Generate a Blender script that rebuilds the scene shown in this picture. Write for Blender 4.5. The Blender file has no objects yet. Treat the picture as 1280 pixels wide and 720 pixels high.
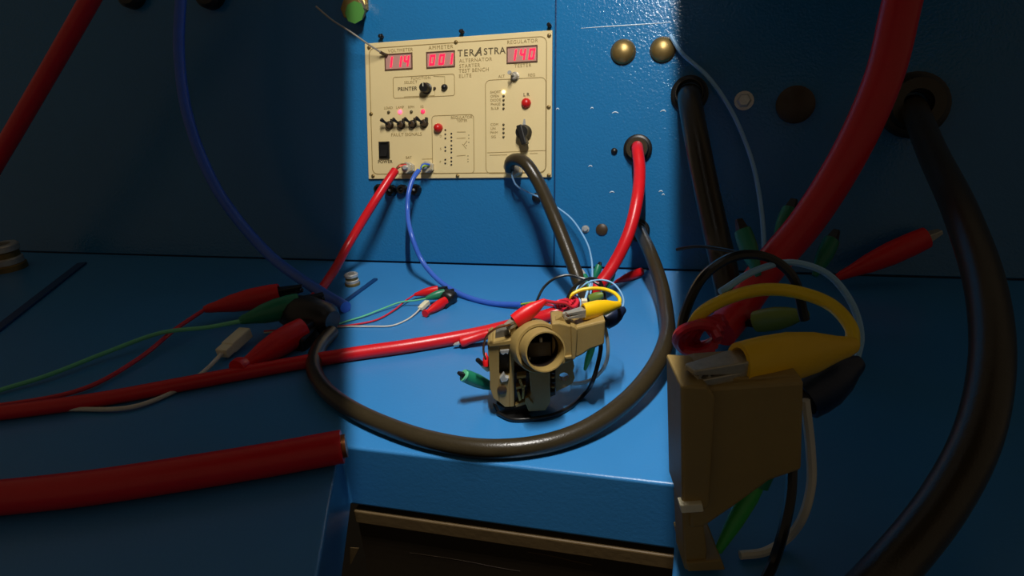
import bpy, bmesh, math, random
from mathutils import Vector, Matrix, noise as mnoise
random.seed(7)
V = Vector
scene = bpy.context.scene
COL = scene.collection

# ------------------------------------------------------------------ camera
FPX = 850.0                                   # focal length in pixels of a 1280x720 frame
ROT = Matrix(((0.9589934505532179, -0.036375613641673785, 0.2810842872311156),
              (0.27374857160982097, 0.37584202755733925, -0.8853273348672629),
              (-0.07343896334790773, 0.9259695378649234, 0.37038781514596936)))
CAM = V((0.0, -0.70784396, 0.268))
cam_data = bpy.data.cameras.new('camera')
cam_data.sensor_width = 36.0
cam_data.lens = FPX / 1280.0 * 36.0
cam_data.clip_start = 0.01
cam = bpy.data.objects.new('camera', cam_data)
COL.objects.link(cam)
cam.matrix_world = Matrix.Translation(CAM) @ ROT.to_4x4()
scene.camera = cam
UPV = ROT @ V((0, 1, 0)); FWD = ROT @ V((0, 0, -1)); RGT = ROT @ V((1, 0, 0))

# ------------------------------------------------------------------ world, lamp, exposure
world = bpy.data.worlds.new('room_ambient'); scene.world = world
world.use_nodes = True
WB = world.node_tree.nodes['Background']
WB.inputs[0].default_value = (1.0, 0.79, 0.54, 1); WB.inputs[1].default_value = 0.082
LAMP = CAM + UPV * 0.62                          # added lamp above the camera, lighting only the middle
LAMP_WATT = 4.4
for k in range(7):
    ld = bpy.data.lights.new('added_strip_light', 'POINT'); ld.energy = LAMP_WATT; ld.shadow_soft_size = 0.003
    ld.color = (1.0, 0.965, 0.915)
    lo = bpy.data.objects.new('added_strip_light', ld); COL.objects.link(lo)
    lo.location = LAMP + UPV * (-0.15 + 0.05 * k)
vs = scene.view_settings
vs.view_transform = 'Standard'; vs.look = 'None'; vs.gamma = 1.0; vs.exposure = 0.0
vs.use_curve_mapping = False

# ------------------------------------------------------------------ places: a photo point to a point in the room
def ray(px, py): return ROT @ V((px - 640.0, 360.0 - py, -FPX))
def F(px, py, z=0.0):                           # on a level plane
    q = ray(px, py); return CAM + q * ((z - CAM.z) / q.z)
def Yp(px, py, y):                              # on an upright plane parallel to the bench
    q = ray(px, py); return CAM + q * ((y - CAM.y) / q.y)
TILT = math.radians(14.7)                       # the back panel leans back
WN = V((0, -math.cos(TILT), math.sin(TILT))); WU = V((0, math.sin(TILT), math.cos(TILT)))
def W(px, py, w=0.0):                           # on the back panel, w proud of it
    q = ray(px, py); return CAM + q * ((w - WN.dot(CAM)) / WN.dot(q))
WMAT = Matrix(((1, 0, 0), (0, WU.y, WN.y), (0, WU.z, WN.z)))

# ------------------------------------------------------------------ materials
def lin(c):
    return tuple(((x / 255.0) / 12.92 if x <= 10 else ((x / 255.0 + 0.055) / 1.055) ** 2.4) for x in c)
MATS = {}
def mat(name, rgb, rough=0.5, metal=0.0, nscale=60.0, namt=0.12, bscale=0.0, bstr=0.0, spec=0.5, coat=0.0, bdist=0.001):
    if name in MATS: return MATS[name]
    m = bpy.data.materials.new(name); m.use_nodes = True
    nt = m.node_tree; b = nt.nodes['Principled BSDF']
    c = lin(rgb)
    tc = nt.nodes.new('ShaderNodeTexCoord')
    nz = nt.nodes.new('ShaderNodeTexNoise'); nz.inputs['Scale'].default_value = nscale; nz.inputs['Detail'].default_value = 4
    nt.links.new(tc.outputs['Object'], nz.inputs['Vector'])
    mx = nt.nodes.new('ShaderNodeMix'); mx.data_type = 'RGBA'
    lo_ = tuple(x * (1 - namt) for x in c); hi = tuple(min(1, x * (1 + namt)) for x in c)
    mx.inputs['A'].default_value = (*lo_, 1); mx.inputs['B'].default_value = (*hi, 1)
    nt.links.new(nz.outputs['Fac'], mx.inputs['Factor'])
    nt.links.new(mx.outputs['Result'], b.inputs['Base Color'])
    b.inputs['Roughness'].default_value = rough; b.inputs['Metallic'].default_value = metal
    b.inputs['Specular IOR Level'].default_value = spec
    b.inputs['Coat Weight'].default_value = coat; b.inputs['Coat Roughness'].default_value = 0.12
    if bstr > 0:
        n2 = nt.nodes.new('ShaderNodeTexNoise'); n2.inputs['Scale'].default_value = bscale; n2.inputs['Detail'].default_value = 2
        nt.links.new(tc.outputs['Object'], n2.inputs['Vector'])
        bp = nt.nodes.new('ShaderNodeBump'); bp.inputs['Strength'].default_value = bstr; bp.inputs['Distance'].default_value = bdist
        nt.links.new(n2.outputs['Fac'], bp.inputs['Height'])
        nt.links.new(bp.outputs['Normal'], b.inputs['Normal'])
    MATS[name] = m
    return m
def glow(name, rgb, strength):
    m = mat(name, rgb, 0.4); b = m.node_tree.nodes['Principled BSDF']
    b.inputs['Emission Color'].default_value = (*lin(rgb), 1); b.inputs['Emission Strength'].default_value = strength
    return m
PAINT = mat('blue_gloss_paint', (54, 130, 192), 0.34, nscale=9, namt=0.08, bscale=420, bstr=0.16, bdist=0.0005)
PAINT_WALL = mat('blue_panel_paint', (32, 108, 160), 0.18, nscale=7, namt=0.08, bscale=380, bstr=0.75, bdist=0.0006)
PAINT_DARK = mat('dark_blue_paint', (10, 58, 110), 0.45, bscale=300, bstr=0.3)
CREAM = mat('cream_enamel', (222, 200, 146), 0.42, nscale=25, namt=0.05, bscale=500, bstr=0.08)
PRINT = mat('olive_print', (146, 122, 70), 0.6)
PRINT_D = mat('dark_print', (88, 74, 44), 0.6)
BRASS = mat('aged_brass', (150, 126, 76), 0.42, 0.75, nscale=200, namt=0.25)
STEEL = mat('zinc_steel', (206, 206, 200), 0.30, 0.5, nscale=300, namt=0.2)
TINNED = mat('tinned_jaw', (182, 174, 156), 0.35, 0.5, nscale=300, namt=0.25)
SILVER = mat('white_metal_post', (196, 188, 166), 0.35, 0.35, nscale=300, namt=0.2)
COPPER = mat('copper_strip', (150, 92, 52), 0.38, 0.8, nscale=250, namt=0.3)
RUBBER = mat('black_cable_rubber', (52, 44, 28), 0.30, nscale=120, namt=0.2, bscale=900, bstr=0.15)
BLACK = mat('black_plastic', (18, 17, 16), 0.4, nscale=200, namt=0.2)
BLACKWIRE = mat('black_wire_jacket', (22, 22, 22), 0.3)
RED = mat('red_cable_jacket', (214, 24, 34), 0.32, nscale=80, namt=0.08, bscale=600, bstr=0.06)
REDCLIP = mat('red_vinyl', (222, 20, 26), 0.38, nscale=90, namt=0.1, bscale=400, bstr=0.08)
REDWIRE = mat('red_wire_jacket', (214, 40, 60), 0.35)
BLUEC = mat('blue_cable_jacket', (58, 102, 200), 0.30, nscale=80, namt=0.1)
LBLUE = mat('pale_blue_wire', (140, 190, 232), 0.4)
YELLOW = mat('yellow_vinyl', (246, 196, 14), 0.36, nscale=90, namt=0.06)
YELWIRE = mat('yellow_wire_jacket', (240, 206, 30), 0.35)
GREEN = mat('green_vinyl', (30, 126, 92), 0.38, nscale=90, namt=0.12)
GREENWIRE = mat('green_wire_jacket', (104, 200, 150), 0.4)
LIME = mat('lime_strand', (176, 206, 60), 0.45)
OLIVE = mat('olive_vinyl', (112, 134, 50), 0.4)
NAVY = mat('navy_vinyl', (18, 34, 64), 0.4)
WHITEW = mat('white_wire_jacket', (214, 210, 196), 0.42)
IVORY = mat('ivory_nylon', (230, 222, 190), 0.45)
TAN = mat('tan_moulded_plastic', (154, 129, 74), 0.48, nscale=70, namt=0.14, bscale=350, bstr=0.12)
BROWN = mat('brown_cap', (62, 46, 26), 0.45, nscale=120, namt=0.25)
DARKIN = mat('dark_bore', (34, 24, 20), 0.5, nscale=100, namt=0.4)
SMOKE = mat('smoked_plastic', (96, 92, 82), 0.25, nscale=100, namt=0.2)
WOOD = mat('tan_wood_strip', (96, 76, 44), 0.6, nscale=40, namt=0.25, bscale=200, bstr=0.2)
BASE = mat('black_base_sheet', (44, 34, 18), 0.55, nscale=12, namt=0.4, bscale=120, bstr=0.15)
CHIP = mat('bare_scratch', (206, 222, 232), 0.5)
DISPG = mat('display_filter', (186, 140, 128), 0.25, nscale=60, namt=0.05)
BEZEL = mat('display_bezel', (96, 66, 48), 0.4)
SEG = glow('lit_red_segment', (255, 24, 60), 1.6)
LEDR = glow('lit_red_lamp', (255, 90, 120), 2.2)
LEDR2 = glow('lit_dim_red_lamp', (240, 50, 90), 0.9)
LEDY = glow('lit_amber_lamp', (255, 226, 140), 3.2)
LEDOFF = mat('unlit_lamp', (84, 74, 44), 0.35)
BTN = mat('red_button', (196, 26, 24), 0.35)
GREENK = mat('green_enamel', (74, 130, 56), 0.4)
LAMPBK = mat('lamp_black_enamel', (14, 14, 14), 0.8)
FLOORM = mat('workshop_concrete', (58, 54, 48), 0.8, nscale=6, namt=0.3, bscale=40, bstr=0.2)

# ------------------------------------------------------------------ mesh helpers
MAT4 = {}
def join(*parts):
    vv, ff = [], []
    for v, f in parts:
        o = len(vv); vv += list(v); ff += [tuple(i + o for i in q) for q in f]
    return vv, ff
def obj(name, geo, m, parent=None, local=False, smooth=None, bevel=0.0, label=None, segs=2):
    verts, faces = geo
    verts = [V(v) for v in verts]
    loc = V((0, 0, 0))
    if parent is None:
        xs = [v.x for v in verts]; ys = [v.y for v in verts]; zs = [v.z for v in verts]
        loc = V(((min(xs) + max(xs)) / 2, (min(ys) + max(ys)) / 2, min(zs)))
        verts = [v - loc for v in verts]; M = Matrix.Translation(loc)
    else:
        M = MAT4[parent]
        if not local:
            inv = M.inverted(); verts = [inv @ v for v in verts]
    me = bpy.data.meshes.new(name)
    me.from_pydata([tuple(v) for v in verts], [], faces)
    bm = bmesh.new(); bm.from_mesh(me)
    bmesh.ops.recalc_face_normals(bm, faces=bm.faces)
    if bevel > 0:
        ed = [e for e in bm.edges if len(e.link_faces) == 2 and e.calc_face_angle(0) > 0.5]
        bmesh.ops.bevel(bm, geom=ed, offset=bevel, segments=segs, affect='EDGES', profile=0.5, clamp_overlap=True)
    bm.to_mesh(me); bm.free()
    me.materials.append(m)
    if smooth:
        for p in me.polygons: p.use_smooth = True
        me.set_sharp_from_angle(angle=math.radians(40 if smooth is True else smooth))
    o = bpy.data.objects.new(name, me); COL.objects.link(o)
    o.location = loc
    if parent is not None: o.parent = parent
    MAT4[o] = M
    if label: o['label'] = label
    return o
def tag(o, label, cat, group=None, kind=None):
    o['label'] = label; o['category'] = cat
    if group: o['group'] = group
    if kind: o['kind'] = kind
    return o
def thing(name, label, cat, loc, rot=None, group=None):
    o = bpy.data.objects.new(name, None); COL.objects.link(o)
    o.empty_display_size = 0.01
    o.location = loc
    M = Matrix.Translation(V(loc))
    if rot is not None:
        o.rotation_euler = rot.to_euler(); M = M @ rot.to_4x4()
    MAT4[o] = M
    return tag(o, label, cat, group)
def box(x0, x1, y0, y1, z0, z1):
    v = [(x, y, z) for x in (x0, x1) for y in (y0, y1) for z in (z0, z1)]
    f = [(0, 1, 3, 2), (4, 6, 7, 5), (0, 4, 5, 1), (2, 3, 7, 6), (0, 2, 6, 4), (1, 5, 7, 3)]
    return [V(p) for p in v], f
def obox(c, ax, ay, az, hx, hy, hz):            # oriented box from half sizes
    v = [c + ax * (sx * hx) + ay * (sy * hy) + az * (sz * hz) for sx in (-1, 1) for sy in (-1, 1) for sz in (-1, 1)]
    return v, [(0, 1, 3, 2), (4, 6, 7, 5), (0, 4, 5, 1), (2, 3, 7, 6), (0, 2, 6, 4), (1, 5, 7, 3)]
def extrude(front, d):                          # polygon swept by vector d
    n = len(front); v = list(front) + [p + d for p in front]
    f = [tuple(range(n)), tuple(range(2 * n - 1, n - 1, -1))]
    f += [(i, (i + 1) % n, n + (i + 1) % n, n + i) for i in range(n)]
    return v, f
def frame_of(axis):
    a = axis.normalized()
    r = V((0, 0, 1)) if abs(a.z) < 0.9 else V((1, 0, 0))
    x = r.cross(a).normalized(); return x, a.cross(x), a
def lathe(o, axis, prof, n=20, flat=1.0, xdir=None):
    x, y, a = frame_of(axis)
    if xdir is not None:
        x = (xdir - a * xdir.dot(a)).normalized(); y = a.cross(x)
    v, f = [], []
    for r, h in prof:
        for i in range(n):
            t = 2 * math.pi * i / n
            v.append(o + a * h + x * (r * math.cos(t)) + y * (r * flat * math.sin(t)))
    for k in range(len(prof) - 1):
        for i in range(n):
            j = (i + 1) % n
            f.append((k * n + i, k * n + j, (k + 1) * n + j, (k + 1) * n + i))
    f.append(tuple(range(n - 1, -1, -1))); f.append(tuple(range((len(prof) - 1) * n, len(prof) * n)))
    return v, f
def hollow(o, axis, prof, n=32):                # closed ring profile, no caps
    x, y, a = frame_of(axis); v, f = [], []; m = len(prof)
    for r, h in prof:
        for i in range(n):
            t = 2 * math.pi * i / n
            v.append(o + a * h + x * (r * math.cos(t)) + y * (r * math.sin(t)))
    for k in range(m):
        for i in range(n):
            j = (i + 1) % n; k2 = (k + 1) % m
            f.append((k * n + i, k * n + j, k2 * n + j, k2 * n + i))
    return v, f
def spline(pts, per=8):
    P = [V(p) for p in pts]; out = []
    for i in range(len(P) - 1):
        p1, p2 = P[i], P[i + 1]
        p0 = P[i - 1] if i > 0 else p1 * 2 - p2
        p3 = P[i + 2] if i + 2 < len(P) else p2 * 2 - p1
        d01 = max((p1 - p0).length, 1e-6) ** 0.5; d12 = max((p2 - p1).length, 1e-6) ** 0.5; d23 = max((p3 - p2).length, 1e-6) ** 0.5
        m1 = ((p1 - p0) / d01 - (p2 - p0) / (d01 + d12) + (p2 - p1) / d12) * d12
        m2 = ((p2 - p1) / d12 - (p3 - p1) / (d12 + d23) + (p3 - p2) / d23) * d12
        for s in range(per):
            t = s / per; t2, t3 = t * t, t * t * t
            out.append(p1 * (2 * t3 - 3 * t2 + 1) + m1 * (t3 - 2 * t2 + t) + p2 * (-2 * t3 + 3 * t2) + m2 * (t3 - t2))
    out.append(P[-1]); return out
def tube(pts, r, n=12, per=8, smoothp=True):
    P = spline(pts, per) if smoothp else [V(p) for p in pts]
    m = len(P); v, f = [], []
    t = (P[1] - P[0]).normalized(); x, y, _ = frame_of(t)
    for i in range(m):
        t = (P[min(i + 1, m - 1)] - P[max(i - 1, 0)]).normalized()
        x = (x - t * x.dot(t)).normalized(); y = t.cross(x)
        rr = r(i / (m - 1)) if callable(r) else r
        for k in range(n):
            a = 2 * math.pi * k / n
            v.append(P[i] + x * (rr * math.cos(a)) + y * (rr * math.sin(a)))
    for i in range(m - 1):
        for k in range(n):
            j = (k + 1) % n; f.append((i * n + k, i * n + j, (i + 1) * n + j, (i + 1) * n + k))
    f.append(tuple(range(n - 1, -1, -1))); f.append(tuple(range((m - 1) * n, m * n)))
    return v, f
def wire(name, label, cat, pts, r, m, n=12, group=None):
    return tag(obj(name, tube(pts, r, n), m, smooth=True), label, cat, group)

# ------------------------------------------------------------------ the room and the bench
tag(obj('floor', box(-2.5, 2.5, -2.5, 1.5, -0.90, -0.85), FLOORM), 'dark workshop floor under the test bench', 'floor', kind='structure')
YF = F(640, 582).y                               # front edge of the worktop
XL, XR = F(423, 559).x, F(849, 604.6).x
XL2, YN = F(396, 724).x, -0.98
gl = (XL2 - XL) / (F(396, 724).y - YF)           # flare of the left side of the cut-out
bench = thing('test_bench', 'blue painted steel test bench with leaning back panel and cut-out worktop', 'workbench', (XL / 2, -0.1, -0.85))
AP = 0.0505                                      # depth of the folded apron
top = [V((-1.5, 0.0, 0)), V((0.95, 0.0, 0)), V((0.95, YN, 0)), V((XR + 0.004, YN, 0)), V((XR, YF, 0)), V((XL, YF, 0)), V((XL + gl * (YN - YF), YN, 0)), V((-1.5, YN, 0))]
obj('worktop', extrude(top, V((0, 0, -AP))), PAINT, bench, bevel=0.0022, segs=4)
# back panel: two sheets with a seam
XS = W(694.5, 20).x
def wp(u, v, w): return V((u, 0, 0)) + WU * v + WN * w
def sheet(u0, u1, v0, v1, th=0.004):
    return extrude([wp(u0, v0, 0), wp(u1, v0, 0), wp(u1, v1, 0), wp(u0, v1, 0)], WN * -th)
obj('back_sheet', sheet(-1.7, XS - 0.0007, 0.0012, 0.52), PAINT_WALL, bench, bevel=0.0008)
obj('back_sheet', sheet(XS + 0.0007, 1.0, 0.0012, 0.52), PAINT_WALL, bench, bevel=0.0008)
obj('back_frame', extrude([wp(-1.7, -0.02, -0.006), wp(1.0, -0.02, -0.006), wp(1.0, 0.52, -0.006), wp(-1.7, 0.52, -0.006)], WN * -0.02), PAINT_DARK, bench)
obj('front_trim', box(XL + 0.001, XR - 0.001, YF - 0.0005, YF + 0.02, -0.0665, -0.0555), WOOD, bench, bevel=0.001, label='tan wooden strip under the worktop edge')
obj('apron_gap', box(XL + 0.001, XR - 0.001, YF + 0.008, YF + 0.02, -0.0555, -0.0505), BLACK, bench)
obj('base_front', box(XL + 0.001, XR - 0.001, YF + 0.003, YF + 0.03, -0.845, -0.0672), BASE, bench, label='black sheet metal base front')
sc1 = [Yp(px, py, YF + 0.003) for px, py in ((512, 691), (548, 696), (585, 702), (620, 709), (650, 714))]
obj('scratch', tube(sc1, 0.0002, 5), BROWN, bench)
sc2 = [Yp(px, py, YF + 0.003) for px, py in ((660, 690), (690, 695), (720, 702), (740, 706))]
obj('scratch', tube(sc2, 0.0003, 5), WOOD, bench)
obj('label_plate', extrude([Yp(px, py, YF + 0.0029) for px, py in ((438, 684), (449, 684.5), (440, 703), (438, 705))], V((0, -0.0008, 0))), WOOD, bench)
for sx in (-1.45, 0.9):
    for sy in (-0.93, -0.06):
        obj('leg', box(sx - 0.025, sx + 0.025, sy - 0.025, sy + 0.025, -0.85, -AP), PAINT_DARK, bench)
# paint scratches and chips on the back panel, each a shallow bare mark
def chip(pts, wd):
    return tube([W(x, y, 0.0001) for x, y in pts], lambda t: wd * (0.35 + 0.65 * math.sin(math.pi * min(max(t, 0.05), 0.95))), 6, 5)
obj('paint_scratch', chip([(726, 35.3), (760, 33), (800, 30.5), (837, 28)], 0.0006), CHIP, bench, label='long white scratch in the blue paint')
for (x, y, l) in ((769, 140.5, 4), (829, 138.5, 3.5), (738, 207.5, 2.5), (765, 240, 3), (826, 239, 2.5), (697, 136, 2), (740, 135, 1.8), (829, 243, 1.5)):
    obj('paint_chip', chip([(x - l, y + 1), (x - l * .3, y - .4), (x + l * .4, y - .3), (x + l, y + .8)], 0.0007), CHIP, bench)

# ------------------------------------------------------------------ added lamp, out of frame: its slot hood keeps the sides dim
lamp = thing('added_strip_lamp', 'added unseen lamp with a black slot hood, lighting only the middle of the bench', 'lamp', (LAMP.x, 0.30, -0.85))
KL, KR = (437 - 640) / FPX, (843 - 640) / FPX
def lp(f_, u_, r_): return LAMP + FWD * f_ + UPV * u_ + RGT * r_
A_, B_ = (0.34, 0.10), (0.05, -0.36)
HWID = 0.42
def plate(pts, d): return extrude(pts, d)
for k, s in ((KL, -1), (KR, 1)):
    obj('blade', plate([lp(A_[0], A_[1], k * A_[0]), lp(A_[0], A_[1], s * HWID), lp(B_[0], B_[1], s * HWID), lp(B_[0], B_[1], k * B_[0])], (FWD * -0.46 + UPV * 0.29).normalized() * -0.001), LAMPBK, lamp)
    obj('side_cheek', plate([lp(A_[0], A_[1], s * HWID), lp(-0.12, 0.20, s * HWID), lp(-0.12, -0.36, s * HWID), lp(B_[0], B_[1], s * HWID)], RGT * (s * 0.002)), LAMPBK, lamp)
obj('hood_top', plate([lp(A_[0], A_[1], -HWID), lp(A_[0], A_[1], HWID), lp(-0.12, 0.20, HWID), lp(-0.12, 0.20, -HWID)], UPV * 0.002), LAMPBK, lamp)
obj('hood_back', plate([lp(-0.12, 0.20, -HWID), lp(-0.12, 0.20, HWID), lp(-0.12, -0.36, HWID), lp(-0.12, -0.36, -HWID)], FWD * -0.002), LAMPBK, lamp)
obj('hood_base', plate([lp(-0.12, -0.36, -HWID), lp(-0.12, -0.36, HWID), lp(B_[0], B_[1], HWID), lp(B_[0], B_[1], -HWID)], UPV * -0.002), LAMPBK, lamp)
hp = lp(0.1, 0.16, 0)
obj('post', tube([V((hp.x, 0.30, -0.85)), V((hp.x, 0.30, 0.4)), V((hp.x, 0.30, hp.z + 0.05))], 0.015, 12, smoothp=False), LAMPBK, lamp)
obj('arm', tube([V((hp.x, 0.30, hp.z + 0.05)), V((hp.x, 0.1, hp.z + 0.05)), hp + V((0, 0, 0.0))], 0.012, 12, smoothp=False), LAMPBK, lamp)

# ------------------------------------------------------------------ control panel
U0, V0 = W(462, 222.5).x, 0.1005
PW, PH = W(690.5, 130).x - U0, 0.1580
PT = 0.003
panel = thing('control_panel', 'cream control panel with red digital displays on the blue back panel', 'control panel', wp(U0, V0, 0), WMAT)
def PL(px, py, w=PT):                            # photo point to panel millimetres
    q = W(px, py, w); return V((q.x - U0, WU.dot(q) - V0, w))
def lobj(name, geo, m, parent=panel, **k): return obj(name, geo, m, parent, local=True, **k)
ZL = V((0, 0, 1))
lobj('plate', box(0, PW, 0, PH, 0, PT), CREAM, bevel=0.0008)
def stroke(pts, wd, closed=False, h=0.0002):     # flat printed line on the plate
    P = [V((p.x, p.y, PT + 0.00005)) for p in pts]
    n = len(P); v, f = [], []
    for i in range(n):
        a = P[i - 1] if (i > 0 or closed) else P[i]; b = P[(i + 1) % n] if (i < n - 1 or closed) else P[i]
        t = (b - a).normalized(); s = V((-t.y, t.x, 0)) * wd / 2
        v += [P[i] + s, P[i] - s, P[i] + s + ZL * h, P[i] - s + ZL * h]
    for i in range(n if closed else n - 1):
        j = (i + 1) % n; a, b = 4 * i, 4 * j
        f += [(a + 2, a + 3, b + 3, b + 2), (a, a + 2, b + 2, b), (a + 1, b + 1, b + 3, a + 3)]
    return v, f
def rrect(x0, y0, x1, y1, r, n=5):
    out = []
    for cx_, cy_, a0 in ((x1 - r, y1 - r, 0), (x0 + r, y1 - r, 90), (x0 + r, y0 + r, 180), (x1 - r, y0 + r, 270)):
        for k in range(n + 1):
            a = math.radians(a0 + 90 * k / n); out.append(V((cx_ + r * math.cos(a), cy_ + r * math.sin(a), 0)))
    return out
lobj('border_line', stroke(rrect(0.0058, 0.0058, PW - 0.0062, PH - 0.0062, 0.007), 0.0009, True), PRINT)
a, b = PL(607.5, 217), PL(682.5, 96.5)
lobj('border_line', stroke(rrect(a.x, a.y, b.x, b.y, 0.006), 0.0007, True), PRINT)
a, b = PL(541, 217), PL(592, 143)
lobj('border_line', stroke(rrect(a.x, a.y, b.x, b.y, 0.004), 0.0007, True), PRINT)
a, b = PL(492, 123), PL(568, 92.5)
lobj('border_line', stroke(rrect(a.x, a.y, b.x, b.y, 0.0025), 0.0007, True), PRINT)
for pts in (((542, 95.5), (556, 95.8), (556, 106)), ((505, 121), (543.5, 119.5), (543.5, 112)), ((609, 191), (683, 188)), ((612, 194), (634, 193.6)), ((662, 192), (672, 191.7)),
            ((571, 165), (582, 165)), ((571, 173), (582, 172.5)), ((571, 195), (582, 194)), ((578, 180), (583, 186)), ((584, 176), (580, 181)), ((527.5, 199), (541, 198.6))):
    lobj('printed_line', stroke([PL(*p) for p in pts], 0.00055), PRINT)
# lettering
TEXTS = []
def text(s, px, py, size, m=PRINT_D, align='CENTER', shear=0.0, sx=1.0, sp=1.0):
    c = bpy.data.curves.new('lettering', 'FONT'); c.body = s; c.size = size; c.align_x = align; c.align_y = 'CENTER'
    c.shear = shear; c.space_character = sp; c.resolution_u = 3; c.extrude = 0.0001; c.offset = 0.00012 if m is PRINT_D else 0.0
    o = bpy.data.objects.new('lettering_curve', c); COL.objects.link(o)
    TEXTS.append((o, PL(px, py, PT), m, sx))
text('VOLTMETER', 500.5, 63, 0.0052, PRINT, sp=1.15); text('AMMETER', 551, 59.2, 0.0060, PRINT, sp=1.2)
text('REGULATOR', 653, 52, 0.0056, PRINT, sp=1.15); text('TESTER', 653.5, 82.2, 0.0052, PRINT, sp=1.2)
text('TER', 572, 67.2, 0.0104, PRINT_D, 'LEFT', sp=1.22); text('STRA', 604.6, 65, 0.0102, PRINT_D, 'LEFT', sp=1.12)
text('A', 597.6, 65.2, 0.0128, PRINT_D, 'CENTER', shear=0.3)
lobj('logo_swash', stroke([PL(*p) for p in ((593.5, 71), (596.5, 68.5), (600, 62), (601.2, 59.5))], 0.0008), PRINT_D)
text('ALTERNATOR', 574, 76.4, 0.0056, PRINT, 'LEFT', sp=1.15); text('STARTER', 574, 83, 0.0056, PRINT, 'LEFT', sp=1.15)
text('TEST BENCH', 573.5, 89, 0.0058, PRINT, 'LEFT', sp=1.12); text('ELITE', 573.5, 95.3, 0.0056, PRINT, 'LEFT', sp=1.2)
text('FUNCTION', 526, 97.8, 0.0044, PRINT, sp=1.15); text('SELECT', 513.5, 103, 0.0046, PRINT, sp=1.15); text('PRINTER', 509.3, 111.3, 0.0059, PRINT_D, sp=1.1)
for s, x, y in (('LOAD', 485.5, 135), ('LAMP', 500, 134.4), ('RPM', 514, 134), ('IG', 527.5, 133.5)): text(s, x, y, 0.0042, PRINT)
text('FAULT SIGNALS', 508, 168.3, 0.0054, PRINT, sp=1.05); text('POWER', 481.5, 202.3, 0.0052, PRINT_D, sp=1.1)
text('BAT', 511, 197, 0.0042, PRINT); text('REGULATOR', 577, 146.8, 0.0046, PRINT); text('TESTER', 577.5, 151, 0.0040, PRINT)
text('ALT', 627, 95.6, 0.0044, PRINT); text('REG', 664.5, 94, 0.0046, PRINT); text('L R', 658, 118.4, 0.0050, PRINT_D)
for s, x, y in (('SHORT', 619.5, 115.2), ('OPEN', 618.5, 120.3), ('DIODE', 619.5, 125.3), ('PHASE', 619.5, 130.4), ('BULB', 618.5, 135.6), ('COM', 618, 155.8), ('LIN', 616.5, 160.8), ('PWM', 617.5, 166), ('SIG', 617, 171.2)):
    text(s, x, y, 0.0040, PRINT)
for s, x, y in (('D', 551, 170.3), ('S', 551, 186.2), ('P', 550.5, 202.5)): text(s, x, y, 0.0036, PRINT)
bpy.context.view_layer.update()
dg = bpy.context.evaluated_depsgraph_get()
for o, p, m, sx in TEXTS:
    me = bpy.data.meshes.new_from_object(o.evaluated_get(dg)); me.name = 'lettering'
    me.materials.clear(); me.materials.append(m)
    n = bpy.data.objects.new('lettering', me); COL.objects.link(n); n.parent = panel; n.location = p + ZL * 0.0002; n.scale.x = sx
    c = o.data; bpy.data.objects.remove(o); bpy.data.curves.remove(c)
# displays
SEGS = {'0': 'abcdef', '1': 'bc', '4': 'fgbc'}
def digit_geo(ch, x, y, w, h, t, z):
    S = 0.16
    def q(a0, b0, a1, b1):
        return [V((x + u * w + S * vv * h, y + vv * h, z)) for u, vv in ((a0, b0), (a1, b0), (a1, b1), (a0, b1))]
    tw, th = t / w, t / h; g = 0.012
    R_ = {'a': (tw * .6, 1 - th, 1 - tw * .6, 1), 'd': (tw * .6, 0, 1 - tw * .6, th), 'g': (tw * .6, .5 - th / 2, 1 - tw * .6, .5 + th / 2),
          'f': (0, .5 + g, tw, 1), 'b': (1 - tw, .5 + g, 1, 1), 'e': (0, 0, tw, .5 - g), 'c': (1 - tw, 0, 1, .5 - g)}
    return join(*[extrude(q(*R_[s]), ZL * 0.0004) for s in SEGS[ch]])
def display(c, digits, label):
    p = [PL(*k, PT) for k in c]; x0 = p[0].x; x1 = p[2].x; y1 = p[0].y; y0 = p[2].y
    y1, y0 = (p[0].y + p[1].y) / 2, (p[2].y + p[3].y) / 2
    d = lobj('display', join(box(x0, x1, y0, y0 + .0012, PT, PT + .0012), box(x0, x1, y1 - .0012, y1, PT, PT + .0012), box(x0, x0 + .0012, y0 + .0012, y1 - .0012, PT, PT + .0012), box(x1 - .0012, x1, y0 + .0012, y1 - .0012, PT, PT + .0012)), BEZEL, label=label)
    lobj('filter', box(x0 + .0012, x1 - .0012, y0 + .0012, y1 - .0012, PT, PT + .0005), DISPG, d)
    W_, H_ = x1 - x0, y1 - y0
    for ch, fx in digits:
        lobj('digit', digit_geo(ch, x0 + fx * W_, y0 + 0.17 * H_, 0.19 * W_, 0.64 * H_, 0.0021, PT + 0.0006), SEG, d)
display(((481, 67.5), (516, 66), (516, 86.5), (481, 88)), (('1', 0.06), ('1', 0.40), ('4', 0.66)), 'red lit display reading 114')
display(((533, 65), (569, 63), (569, 83.5), (533, 85.5)), (('0', 0.09), ('0', 0.42), ('1', 0.71)), 'red lit display reading 001')
display(((633.5, 58.5), (672, 56.5), (672, 77.5), (633.5, 79.5)), (('1', 0.10), ('4', 0.40), ('0', 0.70)), 'red lit display reading 140')
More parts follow.
